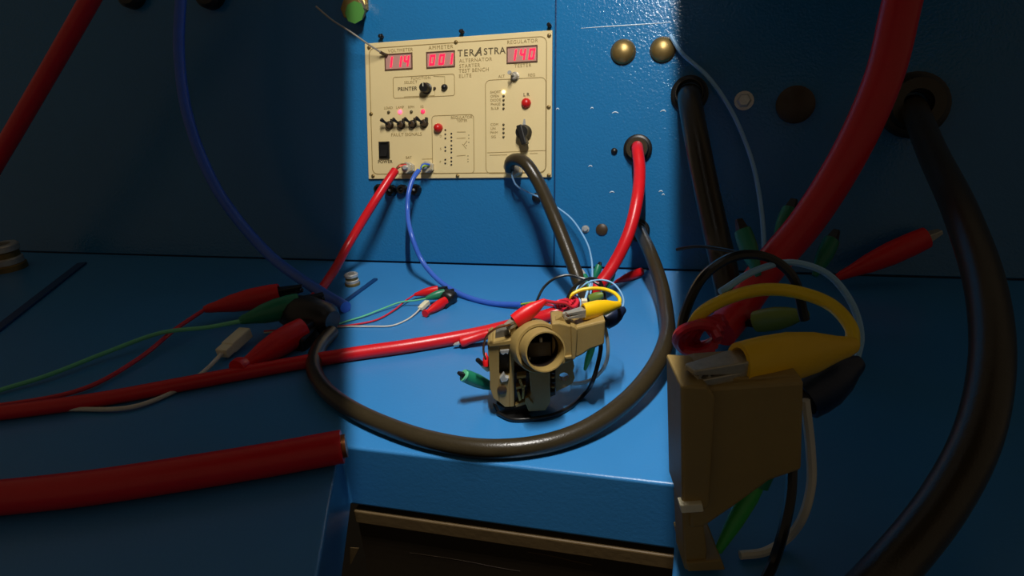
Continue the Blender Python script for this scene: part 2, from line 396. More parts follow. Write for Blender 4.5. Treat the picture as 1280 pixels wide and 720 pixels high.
# screws, lamps, buttons, switches
def dome(px, py, r, h, m, name, base=PT, **k):
    p = PL(px, py, base)
    return lobj(name, lathe(V((p.x, p.y, base)), ZL, [(r, 0), (r, h * .3), (r * .82, h * .72), (r * .45, h * .95), (r * .1, h)], 16), m, smooth=True, **k)
for x, y in ((461.5, 59.5), (570, 52.8), (686.5, 44.5), (464, 142.5), (686, 134), (466.5, 220), (572, 220), (686, 219.5)):
    s_ = dome(x, y, 0.0023, 0.0016, BRASS, 'screw'); p = PL(x, y)
    lobj('slot', box(p.x - .0018, p.x + .0018, p.y - .0003, p.y + .0003, PT + .0012, PT + .00168), BROWN, s_)
for x, y, m, r in ((486, 140.3, LEDOFF, .0019), (500.2, 140, LEDR, .0026), (514.3, 139.8, LEDOFF, .0019), (528.8, 139.4, LEDR2, .0026)):
    dome(x, y, r, 0.002, m, 'indicator_lamp')
for k, y in enumerate((115, 120, 125.2, 130.4, 135.6)): dome(629.6, y, .0022 if k == 0 else .0013, .0018, LEDY if k == 0 else LEDOFF, 'indicator_lamp')
for y in (155.8, 160.9, 166, 171.2): dome(629.5, y, .0013, .0015, LEDOFF, 'indicator_lamp')
for x, ys in ((556.7, (162.5, 167.8, 173, 184, 188.5, 199.5, 204.2)), (564.3, (167, 171.5, 176, 181.8, 186, 190.4, 197.2, 201.7, 206))):
    for y in ys: dome(x, y, .0011, .001, BLACK, 'indicator_lamp')
for x, y in ((586, 169), (586, 173), (586, 178), (583, 182), (585, 195), (585, 199), (585, 202)): dome(x, y, .0006, .0004, PRINT_D, 'printed_dot')
dome(658, 129, .0055, .006, BTN, 'push_button'); dome(548.4, 160, .0052, .0075, BTN, 'push_button')
p = PL(533.6, 110.7); kb = lobj('selector_knob', lathe(V((p.x, p.y, PT)), ZL, [(.0064, 0), (.0064, .002), (.0056, .0024), (.0054, .010), (.0046, .011)], 24), BLACK, smooth=True)
lobj('pointer', box(p.x - .0004, p.x + .0004, p.y + .001, p.y + .005, PT + .0108, PT + .0113), IVORY, kb)
dome(556, 109.3, .0037, .005, BLACK, 'push_button'); dome(543.6, 110.5, .0016, .003, BROWN, 'indicator_lamp')
# toggle switches
def toggle(px, py, lean, m1=BLACK, m2=BROWN):
    p = PL(px, py); o_ = V((p.x, p.y, PT))
    t = lobj('toggle_switch', lathe(o_, ZL, [(.0050, 0), (.0050, .0012), (.0040, .0014), (.0040, .0050), (.0032, .0056)], 12), m2)
    lobj('lever', lathe(o_ + ZL * .004, lean, [(.0011, 0), (.0015, .006), (.0024, .0100), (.0021, .0112)], 12), m1, t, smooth=True)
    return t
for x, y in ((487.5, 157.5), (502, 157), (516.3, 156.3), (530.7, 155.5)):
    toggle(x, y - 1, V((-.55, .55, .75)))
    p = PL(x, y - 1); lobj('nut_tab', box(p.x + .0028, p.x + .0046, p.y + .001, p.y + .0066, PT, PT + .005), BLACK)
toggle(644, 95.5, V((-.25, .2, 1)), STEEL, TINNED)
# rotary knob with a bar grip and a bright pointer
p = PL(655.5, 166); o_ = V((p.x, p.y, PT))
rk = lobj('rotary_knob', lathe(o_, ZL, [(.0088, 0), (.0088, .003), (.0074, .005), (.0070, .012)], 20), BLACK, smooth=True)
gx, gy = V((.28, -.96, 0)), V((.96, .28, 0))
lobj('grip', obox(o_ + ZL * .011 + gx * .0035, gx, gy, ZL, .011, .0032, .006), BLACK, rk, bevel=.0012)
lobj('pointer', extrude([o_ + V((-.002, .0085, .0005)), o_ + V((.002, .0085, .0005)), o_ + V((.0012, .0150, .0005)), o_ + V((-.0004, .0150, .0005))], ZL * .0010), STEEL, rk)
# rocker switch
a, b = PL(475, 198), PL(487, 177)
rs = lobj('rocker_switch', join(box(a.x, b.x, a.y, a.y + .0022, PT, PT + .0026), box(a.x, b.x, b.y - .0022, b.y, PT, PT + .0026), box(a.x, a.x + .0022, a.y + .0022, b.y - .0022, PT, PT + .0026), box(b.x - .0022, b.x, a.y + .0022, b.y - .0022, PT, PT + .0026)), BLACK)
ym = (a.y + b.y) / 2; x0, x1 = a.x + .0022, b.x - .0022; y0, y1 = a.y + .0022, b.y - .0022
lobj('rocker', ([V((x0, y0, PT)), V((x1, y0, PT)), V((x1, y1, PT)), V((x0, y1, PT)), V((x0, y0, PT + .0048)), V((x1, y0, PT + .0048)), V((x1, ym, PT + .0022)), V((x0, ym, PT + .0022)), V((x0, y1, PT + .0014)), V((x1, y1, PT + .0014))],
     [(0, 3, 2, 1), (4, 5, 6, 7), (7, 6, 9, 8), (0, 1, 5, 4), (3, 8, 9, 2), (0, 4, 7, 8, 3), (1, 2, 9, 6, 5)]), BLACK, rs)
# cable terminals
def terminal(px, py, r, h):
    p = PL(px, py); o_ = V((p.x, p.y, PT))
    t = lobj('terminal', lathe(o_, ZL, [(r, 0), (r, h * .35), (r * .8, h * .38), (r * .8, h * .55), (r, h * .58), (r, h)], 6), SILVER, bevel=.0004)
    lobj('stud', lathe(o_, ZL, [(r * .42, h), (r * .42, h + .004), (r * .3, h + .005)], 12), STEEL, t, smooth=True)
    return t
terminal(513, 210, .0068, .012); terminal(537, 209, .0068, .012); terminal(645, 210.5, .0096, .016)
# black pegs above the panel and black grommets below it
def wall_thing(name, label, cat, px, py, prof, m, n=20, group=None, smooth=True):
    return tag(obj(name, lathe(W(px, py, 0.0), WN, prof, n), m, smooth=smooth), label, cat, group)
for (x, y), lab in zip(((478, 46.5), (578.5, 40.5), (687.5, 32.5)), ('left', 'middle', 'right')):
    t = thing('wall_hook', 'small black hook above the %s of the cream panel' % {'left': 'upper left corner', 'middle': 'top edge centre', 'right': 'upper right corner'}[lab], 'hook', W(x, y, 0), group='black hooks along the panel top')
    obj('stem', lathe(W(x, y, 0), WN, [(.0022, 0), (.0022, .007), (.0014, .0075)], 12), BLACK, t, smooth=True)
    obj('tip', tube([W(x, y, .006), W(x, y - 1.5, .0075), W(x - 1.2, y - 3.6, .007)], .0012, 8), BLACK, t, smooth=True)
for x, y, r, lab in ((476, 236.5, 6.4, 'far left one, left of the red lead'), (490.5, 238, 7.0, 'just right of the red lead'), (504.5, 237, 6.2, 'just left of the blue lead'), (520.5, 237.5, 7.0, 'far right one, right of the blue lead')):
    r *= .00098
    t = thing('rubber_grommet', 'black rubber grommet under the cream panel, ' + lab, 'grommet', W(x, y, 0), group='black grommets under the panel')
    obj('body', hollow(W(x, y, 0), WN, [(r, 0), (r, .006), (r * .8, .009), (r * .45, .009), (r * .45, .002), (r * .45, 0)], 20), BLACK, t, smooth=True)
    obj('pin', lathe(W(x, y, 0), WN, [(r * .3, 0), (r * .3, .0075), (r * .15, .0085)], 10), STEEL if x in (490.5, 520.5) else BLACK, t, smooth=True)

# ------------------------------------------------------------------ fittings on the back panel
for x, y, lab in ((779, 65.3, 'left one of the pair'), (828.5, 62.5, 'right one of the pair')):
    t = thing('dome_plug', 'brass domed plug on the blue panel right of the displays, ' + lab, 'plug', W(x, y, 0), group='brass domed plugs')
    r = .0128
    obj('dome', lathe(W(x, y, 0), WN, [(r, 0), (r, .0012), (r * .95, .0035), (r * .78, .0062), (r * .5, .008), (r * .2, .0088), (r * .02, .009)], 28), BRASS, t, smooth=60)
    obj('rim', hollow(W(x, y, 0), WN, [(r * 1.06, 0), (r * 1.06, .0008), (r * .98, .0012), (r * .98, 0)], 28), BROWN, t)
wall_thing('hole_plug', 'small black round plug left of the upper red cable gland', 'plug', 768, 189, [(.0035, 0), (.0034, .002), (.002, .0034), (.0003, .0038)], BLACK)
wall_thing('hole_plug', 'black round plug behind the pale blue wire below the panel', 'plug', 671.5, 247, [(.0056, 0), (.0056, .002), (.0044, .0032), (.0003, .0036)], BLACK)
wall_thing('hole_plug', 'flat brown round plug beside the zinc screw in the lit part', 'plug', 752.3, 287, [(.0066, 0), (.0066, .0012), (.0056, .002), (.0003, .0022)], BROWN)
def zinc_screw(x, y, s, label):
    t = thing('zinc_screw', label, 'screw', W(x, y, 0))
    obj('washer', lathe(W(x, y, 0), WN, [(.0042 * s, 0), (.0042 * s, .0008 * s)], 18), STEEL, t)
    obj('head', lathe(W(x, y, .0008 * s), WN, [(.0031 * s, 0), (.0031 * s, .0022 * s), (.0024 * s, .003 * s)], 6), STEEL, t)
zinc_screw(732, 286.3, 1.0, 'bright zinc hex screw beside the pale blue wire in the lit part')
def gland(name, label, px, py, r, h, hole):
    t = thing(name, label, 'cable gland', W(px, py, 0))
    obj('flange', hollow(W(px, py, 0), WN, [(r, 0), (r, h * .3), (r * .88, h * .42), (hole, h * .42), (hole, 0)], 28), BLACK, t, smooth=True)
    obj('collar', hollow(W(px, py, 0), WN, [(r * .80, h * .4), (r * .74, h), (hole * 1.05, h), (hole * 1.05, h * .4)], 28), RUBBER, t, smooth=True)
gland('cable_gland', 'black rubber gland on the blue panel with the red cable coming out', 797.5, 186, .0152, .012, .0064)
gland('cable_gland', 'black rubber gland low on the panel behind the red cable', 798, 288, .0125, .012, .0068)
# green hexagonal knob on a brass collar, upper left
t = thing('hex_knob', 'green hexagonal knob on a brass collar above the panel', 'knob', W(444, 14, 0))
obj('collar', lathe(W(449, 8, 0), WN, [(.0120, 0), (.0120, .008), (.0105, .009)], 24), BRASS, t, smooth=True)
obj('knob', lathe(W(445, 13, .009), WN, [(.0138, 0), (.0138, .011), (.0130, .0118)], 8), BRASS, t)
obj('face', lathe(W(443.5, 15.5, .0208), WN, [(.0126, 0), (.0126, .0006)], 8), GREENK, t)
obj('backing_plate', box(-.012, .012, -.010, .012, 0, .004), BRASS, thing('valve_plate', 'small brass plate behind the green hexagonal knob', 'plate', W(449, 3, 0), WMAT), local=True)
t = thing('steel_rod', 'thin bent steel rod reaching down to the left display', 'rod', W(437, 38, .03))
obj('rod', tube([W(395, 8, .045), W(415, 25, .042), W(437, 39, .036), W(460, 55, .022), W(477, 66, .009)], .0011, 8), TINNED, t, smooth=True)
obj('tip', tube([W(475, 65, .010), W(481, 68, .0055), W(484, 69, .0055)], .0018, 8), BROWN, t, smooth=True)

# ------------------------------------------------------------------ clips and leads
def clip(parent, tail, mouth, r, m, jaw=0.014, open_=0.10, flat=0.8, mj=TINNED, up=V((0, 0, 1)), cap=True):
    d = mouth - tail; L = d.length; a = d.normalized()
    prof = [(r * .30, 0), (r * .42, L * .06), (r * .52, L * .16), (r * .82, L * .36), (r * 1.0, L * .60), (r * 1.0, L * .82), (r * .92, L), (r * .72, L), (r * .68, L * .9)]
    side = a.cross(up).normalized(); u2 = side.cross(a)
    b = obj('boot', lathe(tail, d, prof, 18, flat, xdir=u2), m, parent, smooth=50)
    if jaw > 0:
        for s in (1, -1):
            p0 = mouth - a * (L * .12) + u2 * (s * r * .18); p1 = mouth + a * jaw + u2 * (s * (open_ * jaw))
            h0, h1, w0, w1 = r * .30, r * .10, r * .62, r * .30
            v = [p0 + side * w0 + u2 * h0, p0 - side * w0 + u2 * h0, p0 - side * w0 - u2 * h0, p0 + side * w0 - u2 * h0,
                 p1 + side * w1 + u2 * h1, p1 - side * w1 + u2 * h1, p1 - side * w1 - u2 * h1, p1 + side * w1 - u2 * h1]
            j = obj('jaw', (v, [(0, 1, 2, 3), (7, 6, 5, 4), (0, 4, 5, 1), (1, 5, 6, 2), (2, 6, 7, 3), (3, 7, 4, 0)]), mj, parent, bevel=r * .05)
            tv = []
            for k in range(3):
                q = p0.lerp(p1, .62 + .14 * k) - u2 * (s * r * .12)
                tv.append(([q - a * (jaw * .05) + side * w1, q + a * (jaw * .05) + side * w1, q - u2 * (s * r * .12) + side * w1, q - a * (jaw * .05) - side * w1, q + a * (jaw * .05) - side * w1, q - u2 * (s * r * .12) - side * w1], [(0, 1, 2), (5, 4, 3), (0, 3, 4, 1), (1, 4, 5, 2), (2, 5, 3, 0)]))
            obj('teeth', join(*tv), mj, j)
    return b
def lead(name, label, base, cat='test lead', group=None): return thing(name, label, cat, base, group=group)

# ---- heavy leads from the control panel
t = thing('power_lead', 'red lead from the panel terminal running down to the left', 'cable', W(470, 250, .03))
obj('jacket', tube([W(494, 213, .022), W(487, 223, .030), W(470, 249, .044), W(437, 303, .06), Yp(415, 342, -.09), F(385, 376, .005), F(340, 378, .005), F(300, 381, .005)], .0049, 14), RED, t, smooth=True)
for k in range(3): obj('core', tube([W(494 + k * .7, 213 - k, .022), W(500, 208.5 - k * 1.2, .020), W(508, 207 - k * .8, .016 - .001 * k)], .0011, 8), COPPER if k != 1 else REDWIRE, t, smooth=True)
t = thing('sense_lead', 'blue round cable looping from the panel to the bench', 'cable', F(580, 371, 0))
obj('jacket', tube([W(523.5, 213, .024), W(517, 222, .032), W(511, 240, .040), W(509.5, 264, .046), Yp(514, 292, -.058), Yp(527, 325, -.066), Yp(549, 351, -.082), F(580, 369.5, .0035), F(615, 379, .0028), F(652, 380.5, .006)], .0027, 12, 10), BLUEC, t, smooth=True)
for k in range(3): obj('core', tube([W(523.5 + k * .6, 213, .024), W(529, 207.5 - k * .9, .022), W(535 + k, 207 - k * .6, .0165)], .0012, 8), LIME if k < 2 else BLUEC, t, smooth=True)
for k, (m, pts) in enumerate(((REDWIRE, ((650, 380, .006), (672, 380, .012), (695, 382, .016), (712, 378, .02))), (LIME, ((650, 380.5, .006), (675, 377, .016), (700, 377.5, .02), (716, 373, .024))), (REDWIRE, ((651, 381, .005), (680, 379, .014), (705, 386, .012), (720, 384, .014))))):
    obj('core', tube([F(*p) for p in pts], .0010, 8), m, t, smooth=True)
t = thing('output_cable', 'thick black cable from the panel terminal down to the wire bundle', 'cable', F(735, 395, 0))
obj('jacket', tube([W(637, 211, .020), W(637.5, 203, .030), W(645, 199, .040), W(657, 204, .050), Yp(672, 226, -.030), Yp(694, 274, -.064), Yp(714, 325, -.095), Yp(727, 362, -.118), F(737, 392, .012)], lambda q: .0058 + .0010 * min(1, q * 3), 16, 10), RUBBER, t, smooth=True)
obj('lug', tube([W(633.5, 204.5, .018), W(632, 208, .018), W(634, 213, .016)], .0024, 8), TINNED, t, smooth=True)
t = wire('signal_wire', 'thin pale blue wire from the black cable terminal past the zinc screw', 'wire',
     [W(640.5, 213, .022), W(640, 219, .026), W(645, 231, .024), W(657, 239, .016), W(673, 246, .010), W(692, 256.5, .012), W(714, 273, .016), W(730.5, 297, .024), Yp(739, 322, -.06), Yp(740.5, 344, -.09), Yp(739, 362, -.12), Yp(734, 384, -.14)], .00095, LBLUE, 8)
# ---- the red cable from the upper gland, and the black cable from the lower one
t = thing('battery_cable', 'thick red cable from the upper gland sweeping across the bench to the left', 'cable', F(560, 425, 0))
obj('jacket', tube([W(796.5, 181.5, .003), W(797, 188, .022), W(799.5, 212, .038), Yp(796, 252, -.045), Yp(785, 294, -.066), Yp(765, 334, -.082), Yp(743, 362, -.098), F(712, 384, .010), F(685, 394, .006), F(650, 404, .0058), F(600, 416.5, .0058), F(520, 431, .0058), F(437, 443, .0058), F(360, 456, .0058), F(240, 478, .0058), F(120, 500, .0058), F(-30, 520, .0058)], .0061, 16, 10), RED, t, smooth=True)
t = thing('ground_cable', 'thick black cable looping along the front edge of the bench', 'cable', F(640, 565, 0))
obj('jacket', tube([W(799, 286, .002), W(800, 290, .018), Yp(811, 312, -.052), Yp(825, 350, -.098), Yp(833, 392, -.155), F(832, 428, .022), F(815, 464, .018), F(780, 504, .0125), F(730, 538, .008), F(675, 556, .0066), F(610, 561, .0066), F(545, 552, .0066), F(490, 535, .0066), F(437, 510, .0066), F(405, 485, .0066), F(392, 458, .0066), F(400, 432, .0066), F(415, 415, .0066)], .0066, 18, 10), RUBBER, t, smooth=True)

# ---- small clip bundle left on the bench, in the lit part
def clip_bundle(dim, S, P):
    """P maps (x, y, height) in the lit bundle's picture coordinates to the room; S scales the clips."""
    w = 'dim left side' if dim else 'lit part'
    t = lead('test_lead', 'red clip lead, uppermost of the clip bundle in the %s' % w, P(530, 374, 0))
    clip(t, P(518, 368.5, .006 * S), P(548, 362, .009 * S), .0048 * S, REDCLIP, jaw=.010 * S, mj=BLACK)
    obj('wire', tube([P(519, 368, .006 * S), P(507, 376, .004 * S), P(492, 388, .002 * S), P(470, 400, .0015 * S), P(437, 406.5, .0015 * S), P(400, 409, .0015 * S), P(330, 414, .0015 * S)], .0009 * S, 8), REDWIRE, t, smooth=True)
    t = lead('test_lead', 'green clip lead in the middle of the clip bundle in the %s' % w, P(540, 376, 0))
    clip(t, P(532, 373, .009 * S), P(556, 366, .011 * S), .0048 * S, GREEN, jaw=.010 * S, mj=BLACK)
    obj('wire', tube([P(533, 373, .009 * S), P(520, 375.5, .007 * S), P(500, 378, .005 * S), P(478, 386, .003 * S), P(455, 395, .002 * S), P(437, 400.5, .0015 * S), P(400, 412, .0015 * S), P(340, 424, .0015 * S)], .0009 * S, 8), GREENWIRE, t, smooth=True)
    t = lead('test_lead', 'red clip lead, lowest of the clip bundle in the %s' % w, P(540, 390, 0))
    clip(t, P(532, 391.5, .004 * S), P(557, 376.5, .006 * S), .0054 * S, REDCLIP, jaw=.010 * S, mj=BLACK)
    obj('collar', lathe(P(531, 392.3, .004 * S), P(535, 389.5, .004 * S) - P(531, 392.3, .004 * S), [(.0036 * S, 0), (.0038 * S, .002 * S), (.0030 * S, .004 * S)], 14), REDCLIP, t, smooth=True)
    t = lead('connector_lead', 'white nylon connector lead beside the clip bundle in the %s' % w, P(530, 382, 0))
    a = P(525, 386, .003 * S); b = P(535, 377, .005 * S); d = (b - a); dn = d.normalized(); s_ = dn.cross(V((0, 0, 1))).normalized()
    obj('housing', obox(a.lerp(b, .6), dn, s_, dn.cross(s_), d.length * .36, .0027 * S, .0022 * S), IVORY, t, bevel=.0005 * S)
    obj('latch', obox(a.lerp(b, .15), dn, s_, dn.cross(s_), d.length * .16, .0026 * S, .0018 * S), IVORY, t, bevel=.0004 * S)
    obj('wire', tube([a, P(518, 393, .002 * S), P(508, 400, .0012 * S), P(490, 407, .0012 * S), P(465, 408, .0012 * S), P(437, 408, .0012 * S), P(390, 411, .0012 * S), P(330, 416, .0012 * S)], .0008 * S, 8), WHITEW, t, smooth=True)
    t = lead('multi_plug', 'black plug holding the clip bundle together in the %s' % w, P(562, 372, 0), 'plug')
    a = P(549, 368, .008 * S); b = P(569, 373, .006 * S); d = b - a
    obj('body', lathe(a, d, [(.0040 * S, 0), (.0072 * S, d.length * .15), (.0085 * S, d.length * .5), (.0070 * S, d.length * .9), (.0045 * S, d.length)], 14, .9), BLACK, t, smooth=True)
    obj('tab', obox(P(556, 379, .003 * S), dn, s_, V((0, 0, 1)), .007 * S, .006 * S, .003 * S), BLACK, t, bevel=.001 * S)
clip_bundle(False, 1.0, lambda x, y, z: F(x, y, z))
# steel ring stack and a flat dark blue bar at the left edge of the lit part
def ring_stack(label, c, s, n=4):
    t = thing('ring_stack', label, 'ring stack', c)
    z = 0
    for k in range(n):
        r = (.0085, .0078, .0070, .0078)[k % 4] * s; h = .0034 * s
        obj('ring', hollow(c + V((0, 0, z)), V((0, 0, 1)), [(r, 0), (r, h * .8), (r * .9, h), (r * .55, h), (r * .55, 0)], 24), STEEL if k % 2 else BRASS, t, smooth=True)
        z += h
ring_stack('small stack of shiny steel and brass rings at the lit edge of the bench', F(441, 356, 0), 1.0)
def flat_bar(label, a, b, w):
    d = (b - a).normalized(); s_ = V((-d.y, d.x, 0))
    return tag(obj('flat_bar', extrude([a - s_ * w, b - s_ * w, b - s_ * w * .2, b + s_ * w, a + s_ * w], V((0, 0, .0025))), PAINT_DARK, bevel=.0004), label, 'bar')
flat_bar('thin dark blue flat bar lying beside the small ring stack', F(428, 381, 0), F(470, 350, 0), .0024)

# ------------------------------------------------------------------ voltage regulator with brush holder
DXV = V((0.9616, 0.2745, 0)).normalized(); DYV = V((-0.2745, 0.9616, 0)).normalized(); DZV = V((0, 0, 1))
def make_D(O):
    def D(px, py, d):
        q = ray(px, py); return CAM + q * (((O + DYV * d) - CAM).dot(DYV) / q.dot(DYV))
    return D
OD = F(648, 521, 0); D = make_D(OD)
reg = thing('voltage_regulator', 'tan plastic alternator regulator with round brush ring standing on the bench', 'regulator', OD)
def pp(outline, d0, th, D=D): return extrude([D(x, y, d0) for x, y in outline], DYV * th)
# left block: a frame round a deep slot
obj('terminal_block', join(pp([(609.5, 432), (624, 430), (624, 503), (617, 498.5), (612.5, 486), (612, 468)], 0, .022),
                           pp([(637, 428.5), (642.5, 429), (643, 508.5), (637, 509)], 0, .022),
                           pp([(624, 430), (637, 428.5), (637, 440), (624, 440.5)], 0, .022),
                           pp([(624, 473), (637, 472.5), (637, 509), (631, 509), (624, 503)], 0, .022),
                           pp([(624, 440), (637, 440), (637, 473), (624, 473)], .014, .008)), TAN, reg, bevel=.0005)
obj('slot_insert', pp([(625, 441), (636, 441), (636, 472), (625, 472)], .010, .004), BLACK, reg)
obj('contact', pp([(625, 438), (636.5, 437), (635, 443), (632, 441.5), (629, 444), (626, 442)], -.0012, .004), STEEL, reg, bevel=.0003)
obj('contact', pp([(624.5, 473), (629.5, 467), (632, 472), (636, 472.5), (634, 476.5), (627, 478)], -.0012, .004), STEEL, reg, bevel=.0003)
obj('rivet', lathe(D(627.5, 487, 0), DYV * -1, [(.0035, 0), (.0033, .0010), (.0015, .0016)], 16), BROWN, reg, smooth=True)
obj('top_lip', pp([(609, 430.5), (614, 426.5), (617, 429.5), (638.5, 425), (639, 431), (612, 434)], -.0015, .024), TAN, reg, bevel=.0005)
obj('smoked_cap', pp([(618.5, 428), (619.5, 415.5), (626, 412.5), (636, 411.5), (637, 425)], .006, .010), SMOKE, reg, bevel=.0006)
obj('wire_post', pp([(636.5, 409), (641, 403.5), (645.5, 407), (644.5, 420), (639, 422)], .002, .008), TAN, reg, bevel=.0006)
obj('lead_wire', tube([D(639, 405, .002), D(633, 407, -.002), D(621, 410, -.004), D(610, 418, -.003), D(605, 430, .000), D(604.5, 440, .002), D(607, 449, .006)], .0008, 8), COPPER, reg, smooth=True)
obj('back_plate', pp([(640, 432), (694, 440), (694, 494), (664, 508), (640, 506)], .014, .006), TAN, reg, bevel=.0006)
# the round brush ring: outer flange and a nearer, smaller collar
c0 = D(671, 432.5, -.002); c1 = D(681.5, 439.5, -.020); ax = c1 - c0; LA = ax.length
obj('brush_ring', hollow(c0, ax, [(.0176, -.012), (.0177, LA * .30), (.0168, LA * .40), (.0151, LA * .40), (.0147, LA * .34), (.0143, LA * .40), (.0142, LA * .98), (.0137, LA * 1.06), (.0128, LA * 1.06), (.0122, LA * .9), (.0121, -.012)], 44), TAN, reg, smooth=30)
obj('bore', lathe(c0 - ax.normalized() * .009, ax, [(.0119, 0), (.0119, .002)], 28), DARKIN, reg)
obj('bore_shade', hollow(c0, ax, [(.0120, -.008), (.0120, LA * .55), (.0116, LA * .55), (.0116, -.008)], 28), DARKIN, reg, smooth=True)  # dark tube added so the hole's inner walls carry its shade as colour
obj('carbon_brush', obox(c0 + DXV * .002 - ax.normalized() * .001, DXV, DZV, DYV, .0080, .0055, .006), DARKIN, reg, bevel=.0005)
obj('brush_shunt', tube([D(660.5, 441, .002), D(661.5, 447, -.003), D(661, 455, -.002)], .0010, 8), STEEL, reg, smooth=True)
obj('bore_pin', lathe(D(676, 422, -.008), V((0, 0, -1)), [(.0012, 0), (.0012, .003)], 10), STEEL, reg)
# bridge and right-hand arm
obj('bridge', pp([(690, 405), (699, 404), (719, 409), (718, 450), (706, 455), (690, 462)], -.004, .022), TAN, reg, bevel=.0008)
obj('arm', pp([(716, 411.5), (722, 409), (757, 400.5), (755.5, 431), (738, 437), (728, 444), (717, 449)], -.004, .026), TAN, reg, bevel=.0014)
obj('arm_rib', pp([(713.5, 407), (718.5, 409), (722, 412), (719.5, 449), (715, 449.5)], -.0065, .010), TAN, reg, bevel=.0007)
obj('tab', pp([(706, 446.5), (714.5, 445), (715, 448.5), (707, 449)], -.006, .006), TAN, reg, bevel=.0003)
obj('top_ridge', pp([(694, 399.5), (702, 395), (706, 401.5), (716, 406), (724, 407), (724, 410.5), (700, 408)], .001, .006), TAN, reg, bevel=.0004)
obj('pin_hole', lathe(D(703.3, 415, .002), DYV * -1, [(.0008, 0), (.0008, .0003)], 10), BLACK, reg)
# stem, dark spring channel and copper strips
obj('stem', pp([(661, 462), (687.5, 458), (688, 503), (682, 513.5), (661, 515), (655.5, 502), (663.5, 492)], -.004, .013), TAN, reg, bevel=.0008)
obj('stem_foot', pp([(656, 498), (660, 496.5), (667, 505.5), (662, 508)], -.0065, .003), TAN, reg, bevel=.0004)
obj('spring_channel', pp([(686.5, 457), (694.5, 455), (694.5, 494), (687, 496)], .002, .008), BROWN, reg, bevel=.0004)
for k in range(6):
    y = 460 + k * 6
    obj('spring_turn', lathe(D(690.5, y, .001), V((.2, .1, 1)), [(.0016, 0), (.0020, .0008), (.0016, .0016)], 10), BLACK if k % 2 else BRASS, reg, smooth=True)
STRIP = mat('brass_strip', (176, 138, 66), .35, .4)
obj('strip_backing', pp([(643, 466), (662, 466), (657, 502), (644, 507)], .004, .010), BROWN, reg)
for pts in (((646, 470), (658, 469), (657, 472), (646, 473.5)), ((648, 475), (651, 474), (656, 486), (653, 488)), ((645, 484), (657, 481), (657, 484), (645, 487)), ((646, 490), (649, 489), (652, 500), (649, 502)), ((653, 488), (656, 487), (655, 499), (652, 499))):
    obj('copper_strip', pp(pts, -.0025, .006), STRIP, reg, bevel=.0002)
obj('lower_ledge', pp([(644, 506), (656, 502), (660, 505), (645, 509.5)], -.001, .016), TAN, reg, bevel=.0004)
obj('foot_shade', pp([(620, 504), (632, 509.5), (645, 509), (658, 506), (664, 515), (660, 519), (636, 521), (625, 515)], .002, .012), BLACK, reg, bevel=.0008)  # dark shadows under the regulator put in as a solid black block
# lug with a through hole
cx_, cy_ = 705, 471
outl = [(694, 456), (700, 453), (708, 451), (716.5, 451), (718, 458), (716, 464), (718.5, 472), (715.5, 479), (708, 483.5), (700, 487), (695, 490), (694.5, 481), (694, 472), (694, 464)]
nl = len(outl); fr = [D(x, y, .004) for x, y in outl]
hl = []
for x, y in outl:
    a_ = math.atan2(y - cy_, x - cx_); hl.append(D(cx_ + 6.2 * math.cos(a_), cy_ + 5.4 * math.sin(a_), .004))
vv = fr + hl + [p + DYV * .006 for p in fr] + [p + DYV * .006 for p in hl]; ff = []
for i in range(nl):
    j = (i + 1) % nl
    ff += [(i, j, nl + j, nl + i), (2 * nl + i, 3 * nl + i, 3 * nl + j, 2 * nl + j), (i, 2 * nl + i, 2 * nl + j, j), (nl + i, nl + j, 3 * nl + j, 3 * nl + i)]
obj('mounting_lug', (vv, ff), TAN, reg)

# ---- leads clipped to the regulator
t = lead('test_lead', 'red crocodile clip lead gripping the wire post of the regulator', OD)
clip(t, D(682, 375.5, .012), D(643, 402, .004), .0058, REDCLIP, jaw=.007, open_=.25, flat=.85)
obj('wire', tube([D(681, 376, .012), D(692, 378, .016), D(706, 379, .022), D(716, 384, .026), D(722, 376, .034), D(714, 371, .040)], .0013, 8), REDWIRE, t, smooth=True)
t = lead('test_lead', 'yellow crocodile clip lead gripping the top of the regulator arm', D(750, 400, .012))
clip(t, D(775.5, 380.5, .016), D(729, 390, .004), .0064, YELLOW, jaw=.013, open_=.12, flat=.75)
obj('wire', tube([D(774, 380.5, .016), D(774.5, 374, .020), D(768, 366.5, .026), D(755, 361.5, .032), D(740, 360.5, .036), D(725, 363, .036), D(713, 370, .034), D(709, 380, .034)], .0014, 10), YELWIRE, t, smooth=True)
obj('jaw_plate', pp([(703, 392), (716, 389.5), (729, 386.5), (730, 393), (718, 397.5), (706, 402)], .003, .003), TINNED, t, bevel=.0004)
obj('pivot', lathe(D(709.5, 396, .002), DYV * -1, [(.0020, 0), (.0020, .0012), (.0012, .0016)], 14), STEEL, t, smooth=True)
t = lead('test_lead', 'green clip poking out left of the regulator block', F(595, 486, 0))
clip(t, D(622, 486.5, .030), D(579.5, 469, .020), .0052, GREEN, jaw=.005, open_=.1, mj=BLACK)
obj('band', lathe(D(579.5, 469, .020), D(622, 486.5, .030) - D(579.5, 469, .020), [(.0044, -.0003), (.0047, .0006), (.0046, .0012)], 16), GREENWIRE, t, smooth=True)
t = lead('banana_plug', 'red banana plug with a silver tip beside the red cable', F(590, 428, 0), 'plug')
obj('sleeve', lathe(F(611, 416.5, .012), F(579, 427, .006) - F(611, 416.5, .012), [(.0036, 0), (.0042, .004), (.0042, .020), (.0048, .021), (.0048, .0255), (.0036, .0265)], 16), REDCLIP, t, smooth=True)
obj('pin', lathe(F(580, 426.8, .006), F(568, 431, .004) - F(580, 426.8, .006), [(.0016, 0), (.0018, .004), (.0016, .008), (.0006, .0098)], 12), STEEL, t, smooth=True)
t = lead('test_lead', 'small red clip with white tip behind the regulator block', F(604, 470, 0))
